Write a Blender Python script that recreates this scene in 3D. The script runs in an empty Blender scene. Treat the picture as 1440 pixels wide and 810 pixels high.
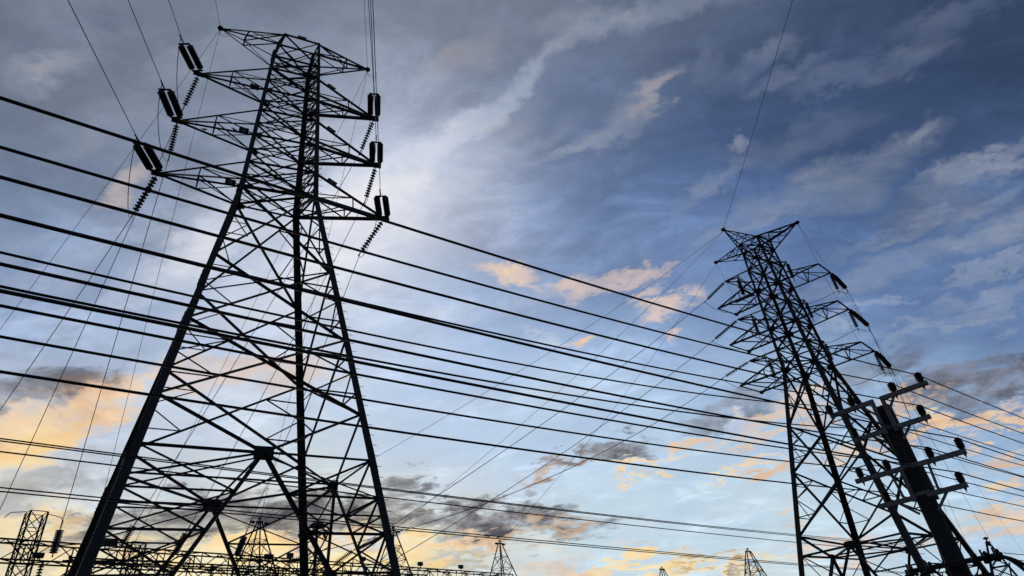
import bpy, bmesh, math, random
from mathutils import Vector, Matrix

random.seed(7)
PI = math.pi
S = bpy.context.scene
COL = S.collection

# ------------------------------------------------------------------ camera
FPX, PITCH, ROLL = 853.139, math.radians(33.14661), math.radians(-7.30577)   # focal length in photo pixels (1440 wide)
EYE = Vector((0, 0, 5.0))
FW = Vector((0, math.cos(PITCH), math.sin(PITCH)))
_up = Vector((0, -math.sin(PITCH), math.cos(PITCH)))
_rt = Vector((1, 0, 0))
RT = _rt * math.cos(ROLL) + _up * math.sin(ROLL)
UP = -_rt * math.sin(ROLL) + _up * math.cos(ROLL)
cam = bpy.data.cameras.new('camera')
cam.sensor_width = 36
cam.lens = FPX / 1440 * 36
cam.clip_end = 3000
co = bpy.data.objects.new('camera', cam)
COL.objects.link(co)
co.matrix_world = Matrix(((RT.x, UP.x, -FW.x, EYE.x), (RT.y, UP.y, -FW.y, EYE.y), (RT.z, UP.z, -FW.z, EYE.z), (0, 0, 0, 1)))
S.camera = co


def ray(x, y):
    return FW + RT * ((x - 720) / FPX) - UP * ((y - 405) / FPX)


def atz(x, y, z):                      # the place at height z seen in this direction
    d = ray(x, y)
    return EYE + d * ((z - EYE.z) / d.z)


def atd(x, y, D):                      # the place at ground distance D seen in this direction
    d = ray(x, y)
    return EYE + d * (D / math.hypot(d.x, d.y))


# ------------------------------------------------------------------ view, world, sun
S.view_settings.view_transform = 'Standard'
S.view_settings.look = 'None'
S.view_settings.exposure = 0
S.view_settings.gamma = 1
S.view_settings.use_curve_mapping = False


def lin(c):
    return tuple(((v / 255) / 12.92 if v / 255 < .04045 else ((v / 255 + .055) / 1.055) ** 2.4) for v in c)


W = bpy.data.worlds.new('World')
S.world = W
W.use_nodes = True
NT = W.node_tree
NT.nodes.clear()


def nd(t, **k):
    n = NT.nodes.new(t)
    for a, v in k.items():
        setattr(n, a, v)
    return n


def put(sock, v):
    if isinstance(v, bpy.types.NodeSocket):
        NT.links.new(v, sock)
    else:
        sock.default_value = v


def M_(op, a, b=None, c=None, clamp=False):
    n = nd('ShaderNodeMath', operation=op, use_clamp=clamp)
    put(n.inputs[0], a)
    if b is not None: put(n.inputs[1], b)
    if c is not None: put(n.inputs[2], c)
    return n.outputs[0]


def V_(op, a, b=None, scale=None):
    n = nd('ShaderNodeVectorMath', operation=op)
    put(n.inputs[0], a)
    if b is not None: put(n.inputs[1], b)
    if scale is not None: put(n.inputs[3], scale)
    return n.outputs['Value'] if op == 'DOT_PRODUCT' else n.outputs['Vector']


def NOISE(v, scale, detail=6, rough=.55, dist=0., lac=2.1):
    n = nd('ShaderNodeTexNoise')
    put(n.inputs['Vector'], v)
    n.inputs['Scale'].default_value = scale
    n.inputs['Detail'].default_value = detail
    n.inputs['Roughness'].default_value = rough
    n.inputs['Lacunarity'].default_value = lac
    n.inputs['Distortion'].default_value = dist
    return n.outputs['Fac'], n.outputs['Color']


def SMOOTH(v, a, b, lo=0., hi=1.):
    n = nd('ShaderNodeMapRange', interpolation_type='SMOOTHSTEP')
    put(n.inputs[0], v)
    for i, q in zip((1, 2, 3, 4), (a, b, lo, hi)): put(n.inputs[i], q)
    return n.outputs[0]


def MIX(f, a, b):
    n = nd('ShaderNodeMix', data_type='RGBA')
    put(n.inputs[0], f)
    for i, q in ((6, a), (7, b)):
        put(n.inputs[i], q if isinstance(q, bpy.types.NodeSocket) else (*q, 1))
    return n.outputs[2]


tc = nd('ShaderNodeTexCoord')
DIR = V_('NORMALIZE', tc.outputs['Generated'])
sep = nd('ShaderNodeSeparateXYZ')
put(sep.inputs[0], DIR)
hz = M_('ADD', M_('MAXIMUM', sep.outputs[2], 0.0), .22)
comb = nd('ShaderNodeCombineXYZ')                      # the cloud deck: directions flattened onto a high layer
put(comb.inputs[0], M_('DIVIDE', sep.outputs[0], hz))
put(comb.inputs[1], M_('DIVIDE', sep.outputs[1], hz))
comb.inputs[2].default_value = 3.7
DECK = comb.outputs[0]
rot = nd('ShaderNodeMapping')
put(rot.inputs[0], DECK)
rot.inputs['Rotation'].default_value = (0, 0, math.radians(-38))
rot.inputs['Scale'].default_value = (.8, 1.55, 1)
STREAK = rot.outputs[0]
nA, nAc = NOISE(DECK, 2.0, 7, .58)
nB, nBc = NOISE(STREAK, 3.2, 6, .6, .35)
nC, nCc = NOISE(DECK, 6.5, 7, .62, .25)
nD, nDc = NOISE(STREAK, 11., 5, .6, .3)
nE, nEc = NOISE(STREAK, 5.2, 7, .64, .7)
nF, nFc = NOISE(DECK, 3.4, 5, .6, .4)
warp = V_('SCALE', V_('SUBTRACT', nAc, (.5, .5, .5)), scale=.36)
warp = V_('ADD', warp, V_('SCALE', V_('SUBTRACT', nCc, (.5, .5, .5)), scale=.10))
warp2 = V_('SCALE', V_('SUBTRACT', nCc, (.5, .5, .5)), scale=.13)
warp2 = V_('ADD', warp2, V_('SCALE', V_('SUBTRACT', nDc, (.5, .5, .5)), scale=.05))
WD = V_('ADD', DIR, warp)
WD2 = V_('ADD', DIR, warp2)

SKY = [  # where in the sky (as in the photograph), its colour there
    (60, 30, (112, 117, 130)), (300, 20, (106, 113, 131)), (520, 60, (118, 126, 145)), (760, 20, (112, 119, 137)),
    (900, 60, (104, 114, 136)), (1050, 20, (96, 105, 126)), (1080, 130, (62, 80, 114)), (1250, 40, (54, 68, 96)), (1420, 60, (48, 61, 88)),
    (1400, 220, (62, 81, 115)), (1230, 260, (71, 94, 138)), (1000, 210, (68, 89, 131)), (880, 130, (84, 101, 136)), (870, 260, (96, 115, 156)),
    (700, 150, (122, 130, 151)), (640, 260, (150, 157, 181)), (500, 320, (232, 231, 240)), (470, 350, (226, 226, 238)), (560, 250, (184, 188, 207)), (400, 240, (142, 154, 184)),
    (300, 340, (198, 206, 224)), (150, 240, (124, 135, 160)), (60, 190, (112, 119, 134)), (60, 330, (122, 139, 175)), (60, 440, (148, 168, 206)),
    (220, 470, (160, 178, 212)), (330, 450, (206, 212, 228)), (480, 430, (210, 216, 231)), (700, 380, (140, 160, 200)), (900, 400, (118, 142, 188)), (1100, 300, (80, 104, 152)),
    (1250, 420, (104, 129, 176)), (1400, 360, (88, 111, 153)), (1420, 480, (112, 136, 180)), (700, 520, (182, 201, 234)), (900, 530, (178, 197, 229)), (650, 450, (170, 188, 224)),
    (560, 590, (184, 203, 234)), (350, 590, (196, 210, 232)), (120, 640, (208, 214, 224)), (800, 620, (192, 210, 233)), (1000, 690, (196, 215, 231)),
    (1250, 620, (172, 197, 228)), (1420, 640, (170, 195, 227)), (1300, 740, (196, 216, 230)), (850, 750, (206, 222, 230)), (1100, 790, (216, 222, 218)),
    (100, 760, (226, 214, 190)), (260, 800, (255, 232, 170)), (480, 800, (255, 238, 178)), (640, 790, (236, 222, 186)), (40, 820, (236, 214, 170)), (620, 920, (250, 220, 165)), (1200, 950, (225, 215, 200)),
    (0, 1000, (250, 214, 160)),
    (800, 45, (124, 131, 148)), (725, 110, (132, 140, 158)), (645, 185, (146, 153, 174)), (590, 290, (176, 182, 205)), (820, 235, (82, 102, 142)), (960, 150, (62, 81, 118)), (765, 265, (106, 122, 158)), (930, 290, (84, 106, 152)),
    (1150, 200, (62, 83, 122)), (1180, 100, (56, 73, 106)), (1330, 150, (55, 73, 107)), (1320, 330, (84, 109, 154)), (1180, 350, (92, 118, 165)), (990, 340, (104, 129, 176)), (800, 330, (118, 138, 180)),
    (680, 640, (190, 210, 237)), (620, 655, (190, 208, 234)), (760, 690, (198, 216, 234)), (880, 700, (198, 216, 233)), (1180, 700, (192, 214, 232)), (560, 650, (192, 206, 230)), (450, 660, (196, 210, 232)), (300, 650, (200, 211, 231)),
    (560, 500, (186, 202, 234)), (450, 540, (196, 208, 232)), (800, 470, (158, 180, 218)), (1020, 470, (142, 166, 208)), (1000, 610, (178, 202, 232)), (180, 380, (146, 162, 198)), (110, 520, (160, 176, 206)), (260, 540, (190, 200, 222)),
    (180, 60, (110, 116, 131)), (180, 150, (114, 122, 140)), (420, 120, (120, 129, 152)), (600, 40, (116, 124, 143)), (20, 270, (116, 130, 160)),
    (720, -700, (70, 70, 73)), (720, -400, (74, 76, 82)), (-900, 300, (86, 88, 94)), (2400, 300, (62, 66, 74)),
]
num = None
den = None
K = 92.
for x, y, c in SKY:
    d = ray(x, y).normalized()
    w = M_('EXPONENT', M_('MULTIPLY_ADD', V_('DOT_PRODUCT', WD, tuple(d)), K, -K))
    s = V_('SCALE', lin(c), scale=w)
    num = s if num is None else V_('ADD', num, s)
    den = w if den is None else M_('ADD', den, w)
den = M_('ADD', den, 1e-5)
num = V_('MULTIPLY', num, (.955, 1.0, .995))
num = V_('ADD', num, tuple(v * 1e-5 for v in lin((70, 84, 112))))
base = V_('SCALE', num, scale=M_('DIVIDE', 1.0, den))
# soft streaks and mottling of the high cloud
mot = M_('MULTIPLY_ADD', M_('SUBTRACT', nB, .5), .60, 1.0)
mot = M_('MULTIPLY', mot, M_('MULTIPLY_ADD', M_('SUBTRACT', nE, .5), .62, 1.0))
mot = M_('MULTIPLY', mot, M_('MULTIPLY_ADD', M_('SUBTRACT', nC, .5), .36, 1.0))
mot = M_('MULTIPLY', mot, M_('MULTIPLY_ADD', M_('SUBTRACT', nD, .5), .28, 1.0))
high = SMOOTH(sep.outputs[2], .34, .62, .30, 1.)
col = V_('SCALE', base, scale=M_('MULTIPLY_ADD', M_('SUBTRACT', mot, 1.), high, 1.03))
veil = M_('MULTIPLY', SMOOTH(nE, .46, .72), SMOOTH(nF, .38, .66, .1, 1.))
col = MIX(M_('MULTIPLY', veil, .8), col, V_('ADD', V_('SCALE', base, scale=1.42), (.020, .017, .016)))
thick = M_('MULTIPLY', SMOOTH(nF, .56, .42), SMOOTH(nB, .42, .62))
col = MIX(M_('MULTIPLY', M_('MULTIPLY', thick, high), .66), col, V_('SCALE', base, scale=.74))

# cloud colours: lit from below, grey where thick
lit = SMOOTH(nC, .36, .62)
lit2 = SMOOTH(nD, .34, .64)
C_OR = MIX(lit, lin((222, 186, 156)), lin((255, 218, 166)))
C_YE = MIX(lit, lin((251, 212, 152)), lin((255, 235, 182)))
C_BR = MIX(lit, lin((255, 226, 160)), lin((255, 246, 206)))
C_GR = MIX(lit, lin((82, 80, 86)), lin((132, 126, 127)))
C_MIX = MIX(SMOOTH(nC, .42, .66), lin((122, 112, 112)), lin((240, 188, 128)))
C_PE = MIX(lit2, lin((214, 196, 190)), lin((246, 214, 184)))
C_WH = MIX(lit2, lin((136, 150, 172)), lin((180, 184, 194)))
C_DB = MIX(lit2, lin((88, 104, 136)), lin((118, 128, 150)))
C_HZ = MIX(lit2, lin((190, 202, 224)), lin((226, 230, 238)))
C_BW = MIX(lit2, lin((226, 226, 236)), lin((246, 244, 246)))
edge2 = M_('ADD', M_('MULTIPLY', M_('SUBTRACT', nE, .5), 4.2), M_('MULTIPLY', M_('SUBTRACT', nD, .5), 2.4))
edge = M_('ADD', M_('MULTIPLY', M_('SUBTRACT', nC, .5), 2.6), M_('MULTIPLY', M_('SUBTRACT', nD, .5), 1.6))
CLOUDS = [  # centre x, y, half sizes, tilt in degrees, colour, strength
    (855, 185, 46, 15, -30, C_WH, .5), (910, 132, 52, 15, -25, C_WH, .42), (925, 128, 30, 9, -22, C_PE, .25), (800, 215, 46, 9, -18, C_WH, .32), (1050, 92, 44, 15, -35, C_DB, .75), (1090, 70, 40, 12, -20, C_DB, .7), (1110, 110, 50, 14, -18, C_DB, .8), (1180, 122, 54, 15, -15, C_DB, .75), (1000, 90, 16, 30, 10, C_DB, .6), (1285, 195, 48, 18, -22, C_DB, .85), (1300, 185, 26, 10, -22, C_WH, .2),
    (640, 190, 120, 16, -38, C_HZ, .45), (760, 95, 130, 15, -34, C_WH, .5), (900, 15, 130, 16, -14, C_WH, .45), (590, 250, 90, 20, -46, C_HZ, .55), (700, 235, 110, 14, -32, C_WH, .35),
    (60, 60, 140, 22, -18, C_DB, .35), (300, 90, 140, 16, -24, C_WH, .25), (140, 190, 120, 12, -20, C_WH, .25), (60, 230, 120, 14, -16, C_DB, .3), (250, 300, 120, 14, -18, C_HZ, .35), (90, 320, 120, 10, -14, C_WH, .3), (160, 420, 140, 10, -10, C_HZ, .35), (60, 470, 120, 12, -10, C_WH, .4),
    (1040, 330, 60, 9, -20, C_WH, .35), (1250, 330, 70, 10, -20, C_WH, .35), (1380, 280, 50, 10, -22, C_WH, .4), (1330, 240, 30, 9, -30, C_WH, .3), (1430, 210, 30, 12, -20, C_WH, .4), (1200, 440, 90, 9, -14, C_HZ, .25), (1420, 375, 70, 9, -18, C_WH, .45), (1330, 460, 110, 12, -14, C_WH, .4),
    (1120, 280, 100, 28, -18, C_WH, .42), (1300, 290, 60, 22, -25, C_DB, .8), (1380, 235, 40, 16, -20, C_WH, .5), (1290, 75, 36, 16, -20, C_DB, .7), (1420, 320, 60, 26, -15, C_WH, .5),
    (1040, 195, 12, 7, -30, C_WH, .5), (1330, 20, 60, 18, -20, C_DB, .6), (1100, 200, 90, 20, -15, C_DB, .5), (1240, 380, 110, 16, -18, C_WH, .35), (1400, 420, 90, 16, -14, C_WH, .4),
    (990, 260, 60, 10, -35, C_WH, .35), (640, 75, 44, 18, -30, C_PE, .12), (70, 112, 50, 18, -15, C_WH, .5), (85, 108, 26, 9, -15, C_PE, .14), (640, 250, 110, 24, -42, C_HZ, .4),
    (500, 320, 110, 70, -35, C_HZ, .85), (515, 305, 84, 50, -40, C_BW, 1.), (575, 245, 70, 26, -48, C_BW, .6), (630, 190, 60, 18, -42, C_HZ, .45), (690, 150, 60, 16, -36, C_HZ, .3), (440, 400, 120, 40, -20, C_BW, .5), (290, 345, 66, 30, -30, C_BW, .85), (300, 340, 100, 40, -30, C_HZ, .6), (175, 262, 36, 14, -20, C_PE, .5), (110, 370, 90, 20, -12, C_WH, .4), (420, 205, 80, 16, -20, C_HZ, .35),
    (380, 400, 110, 30, -20, C_HZ, .45), (620, 440, 120, 18, -10, C_HZ, .3), (720, 560, 200, 16, -8, C_HZ, .35), (1000, 720, 190, 8, -9, C_HZ, .35), (380, 560, 160, 26, -6, C_HZ, .5),
    (713, 383, 34, 13, 12, C_PE, .95), (735, 392, 26, 10, 50, C_PE, .8), (800, 405, 30, 11, -20, C_PE, .8), (890, 385, 52, 9, -14, C_PE, .7), (935, 430, 44, 13, -18, C_PE, .95), (820, 472, 24, 9, -6, C_OR, .9),
    (955, 462, 20, 8, -14, C_PE, .8), (905, 412, 30, 8, -30, C_PE, .6), (770, 470, 40, 8, 10, C_HZ, .5),
    (330, 515, 140, 26, -10, C_PE, .85), (420, 530, 60, 16, -14, C_OR, .5),
    (60, 590, 190, 42, -16, C_OR, 1.), (20, 640, 90, 34, -24, C_YE, .95), (40, 548, 105, 26, -8, C_GR, .8), (150, 560, 80, 14, -12, C_OR, .6),
    (40, 690, 110, 26, -22, C_GR, .4), (110, 748, 70, 14, -8, C_GR, .65), (60, 735, 70, 14, -12, C_YE, .5), (90, 775, 120, 14, -8, C_YE, .8), (20, 745, 60, 24, 0, C_YE, .6),
    (400, 728, 240, 32, -3, C_GR, 1.), (300, 712, 90, 14, -10, C_GR, .7), (440, 766, 220, 16, -2, C_OR, .9), (480, 780, 160, 14, -2, C_YE, .9), (300, 778, 130, 22, 0, C_YE, 1.), (560, 690, 60, 14, -10, C_GR, .8),
    (690, 732, 160, 28, 2, C_GR, 1.), (600, 725, 70, 20, -8, C_GR, .8), (585, 765, 60, 16, -20, C_YE, .9), (625, 768, 80, 14, -14, C_OR, .9), (700, 752, 90, 12, -10, C_OR, .65), (620, 790, 90, 12, -6, C_GR, .55), (800, 735, 40, 10, -12, C_OR, .5),
    (790, 655, 70, 13, -12, C_MIX, 1.), (870, 634, 56, 17, -10, C_GR, .95), (890, 651, 48, 6, -6, C_YE, .95), (960, 632, 50, 8, -12, C_OR, .85), (1060, 657, 60, 7, -10, C_OR, .9), (1010, 668, 30, 4, -8, C_YE, .8), (885, 672, 24, 6, -6, C_OR, .9),
    (1030, 575, 90, 22, -12, C_GR, .7), (1090, 588, 66, 12, -10, C_OR, .8), (1050, 614, 56, 7, -16, C_OR, .65), (990, 600, 40, 12, -20, C_GR, .5), (1130, 560, 50, 16, -10, C_PE, .9),
    (1370, 538, 120, 34, -18, C_GR, .85), (1230, 520, 70, 24, -14, C_GR, .6), (1350, 588, 110, 12, -12, C_OR, .95), (1270, 570, 50, 10, -14, C_OR, .6), (1300, 605, 40, 9, -10, C_OR, .7),
    (1420, 664, 46, 14, -14, C_OR, .9), (1410, 722, 70, 16, -12, C_OR, .85), (1380, 610, 40, 7, -8, C_OR, .8), (1190, 640, 60, 9, -8, C_OR, .7), (1110, 738, 18, 8, -4, C_OR, .8), (1170, 775, 60, 14, -6, C_PE, .8), (1290, 770, 60, 8, -8, C_PE, .6),
    (470, 792, 190, 20, -2, C_BR, .95), (270, 795, 110, 18, -2, C_BR, .9), (345, 770, 60, 10, -4, C_YE, .8), (90, 800, 90, 16, -4, C_BR, .8),
    (960, 795, 150, 15, -5, C_YE, 1.), (1000, 788, 66, 9, -6, C_GR, .7), (860, 803, 90, 12, -4, C_YE, .8), (800, 775, 12, 5, 0, C_PE, .6), (890, 763, 24, 4, -14, C_PE, .7), (780, 800, 80, 10, -5, C_OR, .5),
]
for x, y, ra, rb, tilt, cc, op in CLOUDS:
    d0 = ray(x, y).normalized()
    t = math.radians(tilt)
    a = (RT * math.cos(t) - UP * math.sin(t))
    a = (a - d0 * a.dot(d0)).normalized()
    b = d0.cross(a)
    L_ = ray(x, y).length * FPX
    u = V_('DOT_PRODUCT', WD2, tuple(a * (L_ / ra / 1.0)))
    v = V_('DOT_PRODUCT', WD2, tuple(b * (L_ / rb / 1.0)))
    fine = cc in (C_BW, C_HZ, C_WH, C_DB, C_PE) and y < 420
    e = M_('ADD', M_('MULTIPLY_ADD', v, v, M_('MULTIPLY', u, u)), edge2 if fine else edge)
    m = SMOOTH(e, 2.6, -1.5, 0., min(1., op * 1.15)) if fine else SMOOTH(e, 1.35, -.35, 0., op)
    col = MIX(m, col, cc)
bg = nd('ShaderNodeBackground')
put(bg.inputs[0], col)
bg.inputs[1].default_value = 1.0
wo = nd('ShaderNodeOutputWorld')
put(wo.inputs[0], bg.outputs[0])
W.cycles.sampling_method = 'MANUAL'
W.cycles.sample_map_resolution = 256

sun = bpy.data.lights.new('sun', 'SUN')
sun.energy = .5
sun.angle = math.radians(10)
sun.color = (1, .82, .6)
so = bpy.data.objects.new('sun', sun)
COL.objects.link(so)
_sd = ray(330, 960)
_sd = Vector((_sd.x, _sd.y, math.hypot(_sd.x, _sd.y) * math.tan(math.radians(4)))).normalized()
so.rotation_euler = (-_sd).to_track_quat('-Z', 'Y').to_euler()


# ------------------------------------------------------------------ materials
def mat(name, c, rough=.6, metal=0., var=.35, scale=6., c2=None, bump=0.):
    m = bpy.data.materials.new(name)
    m.use_nodes = True
    n = m.node_tree
    b = n.nodes['Principled BSDF']
    b.inputs['Roughness'].default_value = rough
    b.inputs['Metallic'].default_value = metal
    t = n.nodes.new('ShaderNodeTexCoord')
    z = n.nodes.new('ShaderNodeTexNoise')
    z.inputs['Scale'].default_value = scale
    z.inputs['Detail'].default_value = 6
    z.inputs['Roughness'].default_value = .65
    n.links.new(t.outputs['Object'], z.inputs['Vector'])
    r = n.nodes.new('ShaderNodeValToRGB')
    r.color_ramp.elements[0].position = .32
    r.color_ramp.elements[1].position = .7
    d = c2 or tuple(v * (1 - var) for v in c)
    r.color_ramp.elements[0].color = (*d, 1)
    r.color_ramp.elements[1].color = (*c, 1)
    n.links.new(z.outputs['Fac'], r.inputs[0])
    n.links.new(r.outputs[0], b.inputs['Base Color'])
    if bump:
        bm_ = n.nodes.new('ShaderNodeBump')
        bm_.inputs['Strength'].default_value = bump
        n.links.new(z.outputs['Fac'], bm_.inputs['Height'])
        n.links.new(bm_.outputs[0], b.inputs['Normal'])
    return m


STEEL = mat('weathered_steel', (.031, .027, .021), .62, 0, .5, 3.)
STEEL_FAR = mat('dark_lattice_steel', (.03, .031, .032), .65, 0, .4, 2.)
GALV = mat('galvanised_arm', (.30, .28, .24), .55, 0, .45, 9.)
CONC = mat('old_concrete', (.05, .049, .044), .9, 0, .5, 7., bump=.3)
PORC = mat('brown_porcelain', (.018, .013, .011), .5, 0, .4, 20.)
GLASSY = mat('dark_glass_disc', (.012, .012, .012), .6, 0, .3, 20.)
CABLE = mat('cable_sheath', (.012, .012, .013), .55, 0, .3, 30.)
WIRE = mat('aluminium_strand', (.03, .03, .032), .5, 0, .3, 30.)
RED = mat('red_enamel', (.16, .012, .012), .5, 0, .3, 12.)
BLUE = mat('navy_enamel', (.014, .018, .04), .5, 0, .3, 12.)
YELL = mat('yellow_enamel', (.24, .19, .03), .5, 0, .45, 12.)
PALE = mat('pale_lettering', (.42, .42, .4), .6, 0, .3, 20.)
TIMB = mat('ochre_plank', (.20, .15, .075), .8, 0, .4, 9.)
LAMPG = mat('grey_lamp_body', (.05, .05, .05), .5, 0, .3, 10.)
FEATH = mat('dark_feathers', (.02, .02, .022), .8, 0, .4, 40.)
GRAVEL = mat('gravel_ground', (.11, .105, .095), .95, 0, .5, .9, bump=.4)


# ------------------------------------------------------------------ mesh builder
class MB:
    def __init__(s):
        s.v = []
        s.f = []
        s.m = []
        s.mi = 0

    def add(s, vs, fs):
        o = len(s.v)
        s.v += [tuple(q) for q in vs]
        s.f += [tuple(i + o for i in f) for f in fs]
        s.m += [s.mi] * len(fs)

    def prism(s, p, q, poly, d1, d2, poly2=None):
        n = len(poly)
        vs = [p + d1 * a + d2 * b for a, b in poly] + [q + d1 * a + d2 * b for a, b in (poly2 or poly)]
        fs = [(i, (i + 1) % n, n + (i + 1) % n, n + i) for i in range(n)] + [tuple(range(n))[::-1], tuple(range(n, 2 * n))]
        s.add(vs, fs)

    def frame(s, p, q, ref):
        a = (q - p).normalized()
        r = Vector(ref)
        d1 = r - a * r.dot(a)
        if d1.length < 1e-4:
            d1 = a.orthogonal()
        d1.normalize()
        return a, d1, a.cross(d1)

    def ang(s, p, q, w, ref=(0, 0, 1), t=None, w2=None):             # rolled L angle, one flange along ref
        p, q = Vector(p), Vector(q)
        if (q - p).length < 1e-3: return
        a, d1, d2 = s.frame(p, q, ref)
        t = t or max(.012, w * .12)
        P = lambda w: [(0, 0), (w, 0), (w, t), (t, t), (t, w), (0, w)]
        o = lambda w: (d1 + d2) * (-w * .35)
        s.prism(p + o(w), q + o(w2 or w), P(w), d1, d2, P(w2 or w))

    def ang2(s, p, q, w, d1, d2, t=None, w2=None):                   # leg angle: flanges along two given directions
        p, q = Vector(p), Vector(q)
        a = (q - p).normalized()
        d1 = (d1 - a * d1.dot(a)).normalized()
        d2 = (d2 - a * d2.dot(a)).normalized()
        t = t or w * .13
        P = lambda w: [(0, 0), (w, 0), (w, t), (t, t), (t, w), (0, w)]
        s.prism(p, q, P(w), d1, d2, P(w2 or w))

    def bar(s, p, q, w, h, ref=(0, 0, 1)):                            # flat bar / box
        p, q = Vector(p), Vector(q)
        a, d1, d2 = s.frame(p, q, ref)
        s.prism(p, q, [(-h / 2, -w / 2), (h / 2, -w / 2), (h / 2, w / 2), (-h / 2, w / 2)], d1, d2)

    def box(s, c, sx, sy, sz, X=(1, 0, 0), Y=(0, 1, 0)):
        X = Vector(X).normalized()
        Y = Vector(Y)
        Y = (Y - X * Y.dot(X)).normalized()
        Z = X.cross(Y)
        c = Vector(c)
        s.prism(c - Z * sz / 2, c + Z * sz / 2, [(-sx / 2, -sy / 2), (sx / 2, -sy / 2), (sx / 2, sy / 2), (-sx / 2, sy / 2)], X, Y)

    def tube(s, pts, r, n=6, r2=None):
        pts = [Vector(p) for p in pts]
        k = len(pts)
        vs = []
        d1 = None
        for i, p in enumerate(pts):
            a = (pts[min(i + 1, k - 1)] - pts[max(i - 1, 0)]).normalized()
            if d1 is None:
                d1 = a.orthogonal().normalized()
            d1 = (d1 - a * d1.dot(a)).normalized()
            d2 = a.cross(d1)
            rr = r if r2 is None else r + (r2 - r) * i / (k - 1)
            vs += [p + (d1 * math.cos(2 * PI * j / n) + d2 * math.sin(2 * PI * j / n)) * rr for j in range(n)]
        fs = [(i * n + j, i * n + (j + 1) % n, (i + 1) * n + (j + 1) % n, (i + 1) * n + j) for i in range(k - 1) for j in range(n)]
        fs += [tuple(range(n))[::-1], tuple(range((k - 1) * n, k * n))]
        s.add(vs, fs)

    def lathe(s, p, a, prof, n=12):                                    # profile of (distance along a, radius)
        p = Vector(p)
        a = Vector(a).normalized()
        d1 = a.orthogonal().normalized()
        d2 = a.cross(d1)
        vs = []
        for h, r in prof:
            vs += [p + a * h + (d1 * math.cos(2 * PI * j / n) + d2 * math.sin(2 * PI * j / n)) * max(r, .001) for j in range(n)]
        k = len(prof)
        fs = [(i * n + j, i * n + (j + 1) % n, (i + 1) * n + (j + 1) % n, (i + 1) * n + j) for i in range(k - 1) for j in range(n)]
        fs += [tuple(range(n))[::-1], tuple(range((k - 1) * n, k * n))]
        s.add(vs, fs)

    def build(s, name, m, parent=None, smooth=False):
        me = bpy.data.meshes.new(name)
        org = Vector((0, 0, 0))
        me.from_pydata(s.v, [], s.f)
        bm = bmesh.new()
        bm.from_mesh(me)
        bmesh.ops.recalc_face_normals(bm, faces=bm.faces)
        bm.to_mesh(me)
        bm.free()
        for x in (m if isinstance(m, (list, tuple)) else [m]):
            me.materials.append(x)
        for p_, i in zip(me.polygons, s.m):
            p_.material_index = i
            p_.use_smooth = smooth
        o = bpy.data.objects.new(name, me)
        COL.objects.link(o)
        if parent is not None:
            o.parent = parent
            o.matrix_parent_inverse = parent_inverse(parent)
        return o


def parent_inverse(o):                 # meshes are written in world coordinates, only the Empties of things are moved
    return Matrix.Translation(o.location).inverted() if o.parent is None else Matrix.Identity(4)


def tag(o, label=None, cat=None, group=None, kind=None):
    if label: o['label'] = label
    if cat: o['category'] = cat
    if group: o['group'] = group
    if kind: o['kind'] = kind
    return o


def thing(name, loc, label, cat, group=None):
    o = bpy.data.objects.new(name, None)
    o.empty_display_size = .2
    COL.objects.link(o)
    o.location = loc
    return tag(o, label, cat, group)


def mix(a, b, t):
    return a + (b - a) * t


# ------------------------------------------------------------------ ground
g = MB()
N = 24
R_ = 900
g.add([(math.cos(2 * PI * i / 48) * R_, math.sin(2 * PI * i / 48) * R_, 0) for i in range(48)], [tuple(range(48))])
tag(g.build('ground', GRAVEL), 'flat dark gravel ground of the substation yard', 'ground', kind='structure')


# ------------------------------------------------------------------ lattice towers
def xbrace(name, a0, a1, b0, b1, n, w, parent, red=True, ws=.05):
    """one X between two legs of a face: a0,b0 at the upper level, a1,b1 at the lower; n = outward normal"""
    m = MB()
    o1, o2 = n * .016, n * .05
    m.ang(a0 + o1, b1 + o1, w, n)
    m.ang(b0 + o2, a1 + o2, w, n)
    if red:
        wt, wb = (a0 - b0).length, (a1 - b1).length
        tc_ = wt / (wt + wb)
        c = mix(a0, b1, tc_)
        for (l0, l1, u_, d_) in ((a0, a1, a0, a1), (b0, b1, b0, b1)):
            for s_, (p0, lo, hi) in enumerate(((u_, 0, tc_), (d_, tc_, 1))):
                q = mix(p0, c, .5)
                f = (lo + hi) / 2
                lp = mix(l0, l1, f)
                m.ang(q + o1 * .5, lp + o1 * .5, ws, n)
                lm = mix(l0, l1, tc_)
                m.ang(q + o1 * .3, lm + o1 * .3, ws, n)
    m.build(name, STEEL, parent)


def strut(parent, a, b, n, w, name='face_strut'):
    m = MB()
    m.ang(a + n * .03, b + n * .03, w, n)
    m.build(name, STEEL, parent)


def gusset(m, c, n, w, h, t=.03):
    up = Vector((0, 0, 1))
    m.box(c + n * .045, w, h, t, n.cross(up), up)


def gplate(parent, c, n, w, h, t=.014):
    m = MB()
    gusset(m, c, n, w, h, t)
    m.build('gusset_plate', STEEL, parent)


def planbrace(parent, a, b, w):
    m = MB()
    m.ang(a, b, w, (0, 0, 1))
    m.build('plan_brace', STEEL, parent)


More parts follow.
